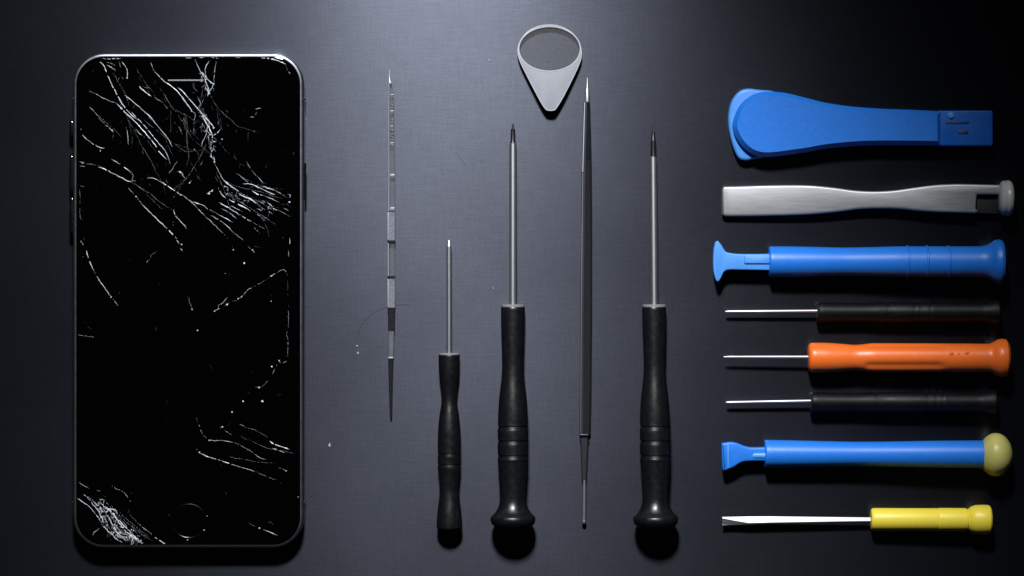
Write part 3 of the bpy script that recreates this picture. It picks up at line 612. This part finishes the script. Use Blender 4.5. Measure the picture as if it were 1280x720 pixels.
# orange screwdriver
o1 = thing('screwdriver', 'orange fluted screwdriver with thin pointed steel shaft, between the two small black ones', 'screwdriver', 1130, 447, 20)
zc = lin(1010, 19, 1255, 23.8)
b_ = MB(); b_.lathe('x', [(904.5, .01), (904.7, .8), (914, 1.9), (920, 1.7), (960, 2.0), (1013, 2.1), (1014, .01)], 446.2, zc, 24); b_.build('shaft', M['steel_bright'], o1, 18)
prof = [(1010, .01), (1010, 12), (1011.2, 16.2), (1013.4, 18.2), (1016, 18.8)] + cr([(1016, 18.8), (1035, 18.6), (1055, 17.2), (1068, 16.2), (1078, 16.8), (1088, 18.0), (1100, 18.2), (1140, 18.1), (1170, 18.0), (1182, 17.9), (1200, 17.9), (1228, 17.6), (1237, 18.0), (1243, 21)], 5) + [(1247, 23.2), (1252, 23.8), (1257, 23.0), (1260.2, 19), (1261.6, 12), (1262, .01)]
def flute(t, a):
    k = max(0, min(1, (t - 1076) / 10, (1184 - t) / 14)); k = k * k * (3 - 2 * k)
    return 1 - .10 * k * (.5 + .5 * math.cos(4 * (a - 1.02))) ** 3
handle(o1, prof, 447.2, zc, M['orange'], 20, 96, flute)
for (x, y, w) in ((1187, 442, 2.6), (1196, 442, 1.5), (1206, 441, 2.4)):
    b_ = MB(); b_.lathez(x, y, [(w * 1.3, 39.0), (w * 1.1, 40.0), (w * .6, 40.45), (.01, 40.6)], 14); b_.build('moulded_mark', M['orange'], o1, 22)

# blue pry tool with chisel head and ball end
p2 = thing('pry_tool', 'blue plastic pry tool with chisel-shaped head and pale olive ball end, above the yellow screwdriver', 'pry tool', 1090, 568, 22)
zc = lin(957, 18, 1244, 27.3)
prof = [(956, .01), (956, 16.4), (957, 17.2), (958.5, 17.5)] + cr([(958.5, 17.5), (985, 17.0), (1030, 16.0), (1070, 15.3), (1120, 15.8), (1160, 16.6), (1200, 17.0), (1226, 17.2)], 5) + [(1232, 17.0), (1232, .01)]
handle(p2, prof, 567.4, zc, M['blue'], 20)
bl = [(1244.5 + 20.8 * math.cos(R(180 - a)), 27.0 * math.sin(R(a))) for a in [i * 5 for i in range(37)]]
bl = [(max(1224.5, x), max(r, .01)) for x, r in bl]
handle(p2, bl, 568.2, 27.3, M['ball'], 26, name='ball_end')
q7 = lambda pts: from_zoom(pts, 880, 520, 3.2)
ch = cr(q7([(250, 124), (190, 125), (160, 119), (130, 107), (105, 104), (72, 109)]), 5) + cr(q7([(70, 112), (71, 160), (74, 212), (80, 218)]), 3) + cr(q7([(92, 217), (122, 203), (150, 186), (185, 181), (250, 180)]), 5)
b_ = MB(); slab(b_, ch, 11, 23, 2.6, 3, under=1.5); b_.build('head', M['blue'], p2, 20)
b_ = MB(); b_.box(909, 911, 556, 585, 22.4, 24.2, .6); b_.build('head_ridge', M['blue_light'], p2, 20)
b_ = MB(); b_.lathe('x', [(940, .01), (940, 2.6), (942, 4.2), (958, 4.6), (958, .01)], 569.5, 20.5, 20); b_.build('neck_rib', M['blue_light'], p2, 20)

# yellow screwdriver
y1 = thing('screwdriver', 'short yellow screwdriver with wide flat steel blade, lowest of the coloured tools', 'screwdriver', 1070, 650, 16)
zc = lin(1088, 14.2, 1224, 18.8)
prof = [(1088.5, .01), (1088.5, 9), (1089.2, 12.4), (1091, 14.0), (1093, 14.4), (1130, 14.3), (1171, 14.3), (1172.5, 14.0), (1173.5, 14.6), (1175, 14.7), (1205, 14.6), (1208, 14.2), (1209.4, 12.9), (1211, 14.4), (1214, 16.6), (1219, 18.3), (1228, 18.7), (1234, 18.6), (1236.6, 17.8), (1238.4, 15.5), (1239, 9), (1239, .01)]
handle(y1, prof, 649.6, zc, M['yellow'], 18)
b_ = MB(); loops = []
for x, cyy, hw, ht in ((903, 651.6, 5.2, 1.6), (905, 651.6, 5.3, 1.8), (918, 651.2, 5.0, 2.6), (936, 650.6, 4.8, 3.6), (965, 650.1, 4.4, 3.6), (1010, 649.9, 3.7, 3.2), (1060, 649.6, 2.9, 2.7), (1092, 649.5, 2.5, 2.5)):
    z_ = 13.2; k_ = min(1.5, hw * .40) * min(1, ht / 2.6); rd = .62 if x > 930 else -.72 + 1.34 * (x - 903) / 33; loops.append([(x, cyy - hw, z_ - k_ - .8), (x, cyy - hw, z_ - k_), (x, cyy + hw * rd, z_ - k_ + 2 * k_ * (rd + 1) / 1.62 + .3), (x, cyy + hw, z_ + k_ - 1.0 - (2.2 if x < 930 else 0)), (x, cyy + hw, z_ - k_ - .8)]); _ = ([(x, cyy - hw, z_ - ht * .4), (x, cyy - hw, z_ + ht * .4), (x, cyy - hw * .55, z_ + ht), (x, cyy + hw * .55, z_ + ht), (x, cyy + hw, z_ + ht * .4), (x, cyy + hw, z_ - ht * .4), (x, cyy + hw * .55, z_ - ht), (x, cyy - hw * .55, z_ - ht)])
b_.loft(loops); b_.build('blade', mat('ground blade steel', (.40, .41, .43), .5, .9, var=.06, vscale=900, stretch=(.15, 1.5, 1), rvar=.03), y1, 14, angle=15)

# ------------------------------------------------------------------ crumbs and fibres on the table
for (x, y, r, lb) in ((446.5, 432.5, 1.5, 'tiny glass crumb at the lower end of the curved hair, upper of a pair'), (447.5, 441.5, 1.8, 'tiny glass crumb just below another crumb at the end of the curved hair'),
                      (412, 557, 1.8, 'slim glass sliver lying alone on the table beside the lower half of the phone'), (616.5, 360.3, 1.1, 'tiny glass crumb beside the shaft of the short-bit black screwdriver'), (611.5, 75.5, 1.2, 'tiny glass crumb left of the teardrop pick')):
    b_ = MB(); k = 6
    st = 2.1 if 'sliver' in lb else 1.2
    ring = [(x + r * rng.uniform(.7, 1.2) * math.cos(i * 1.05), y + st * r * rng.uniform(.7, 1.2) * math.sin(i * 1.05)) for i in range(k)]
    b_.loft([zl(ring, .02), zl([(x + (p[0] - x) * .6, y + (p[1] - y) * .6) for p in ring], r * .9)])
    c_ = b_.build('glass_chip', M['chip'], None, 0, (x, y, 0), smooth=False); tag(c_, lb, 'glass chip', 'glass crumbs on the table')
def fibre(pts, r, lb, name='hair'):
    P_ = cr(pts, 10); loops = []
    for i, p in enumerate(P_):
        a, b = P_[max(0, i - 1)], P_[min(len(P_) - 1, i + 1)]
        d = Vector((b[0] - a[0], b[1] - a[1])).normalized(); q = Vector((-d.y, d.x))
        loops.append([(p[0] + q.x * r * math.cos(k * math.pi / 3), p[1] + q.y * r * math.cos(k * math.pi / 3), r + .05 + r * math.sin(k * math.pi / 3)) for k in range(6)])
    b_ = MB(); b_.loft(loops); o = b_.build(name, M['hair'], None, 0, (pts[0][0], pts[0][1], 0)); return tag(o, lb, 'hair')
fibre([(512, 380.5), (498, 381.5), (484, 384), (470, 389.5), (458, 399), (449.5, 411), (446, 424), (446, 432)], .16, 'thin dark curved hair lying on the table across the clear probe')
fibre([(569.5, 190), (575, 197), (583, 208)], .15, 'short dark straight fibre on the table above the smallest screwdriver')

# ------------------------------------------------------------------ light
scene.view_settings.view_transform = 'Standard'; scene.view_settings.look = 'None'
scene.view_settings.exposure = 0; scene.view_settings.gamma = 1
w = bpy.data.worlds.new('World'); scene.world = w; w.use_nodes = True
w.node_tree.nodes['Background'].inputs[0].default_value = (.5, .6, .8, 1); w.node_tree.nodes['Background'].inputs[1].default_value = .012

def at(px, py, z=0): return Vector(((px - 640) * S, (360 - py) * S, z))
ld = bpy.data.lights.new('key_lamp', 'SPOT'); lo = bpy.data.objects.new('key_lamp', ld); col.objects.link(lo)
lo.location = (-.030, .478, .6)
lo.rotation_euler = (Vector((-.093, -.142, 0)) - lo.location).to_track_quat('-Z', 'Y').to_euler()
ld.energy = 39; ld.color = (.95, .97, 1); ld.shadow_soft_size = .052; ld.spot_size = .71; ld.spot_blend = .585

# ------------------------------------------------------------------ camera
cd = bpy.data.cameras.new('camera'); co = bpy.data.objects.new('camera', cd); col.objects.link(co)
co.location = (0, 0, H); cd.sensor_width = 36; cd.lens = 36 * H / (1280 * S); cd.clip_start = .01; cd.clip_end = 50
scene.camera = co
scene.cycles.use_denoising = True
scene.cycles.caustics_reflective = False; scene.cycles.caustics_refractive = False
for o in scene.objects:
    if '_org' in o: del o['_org']
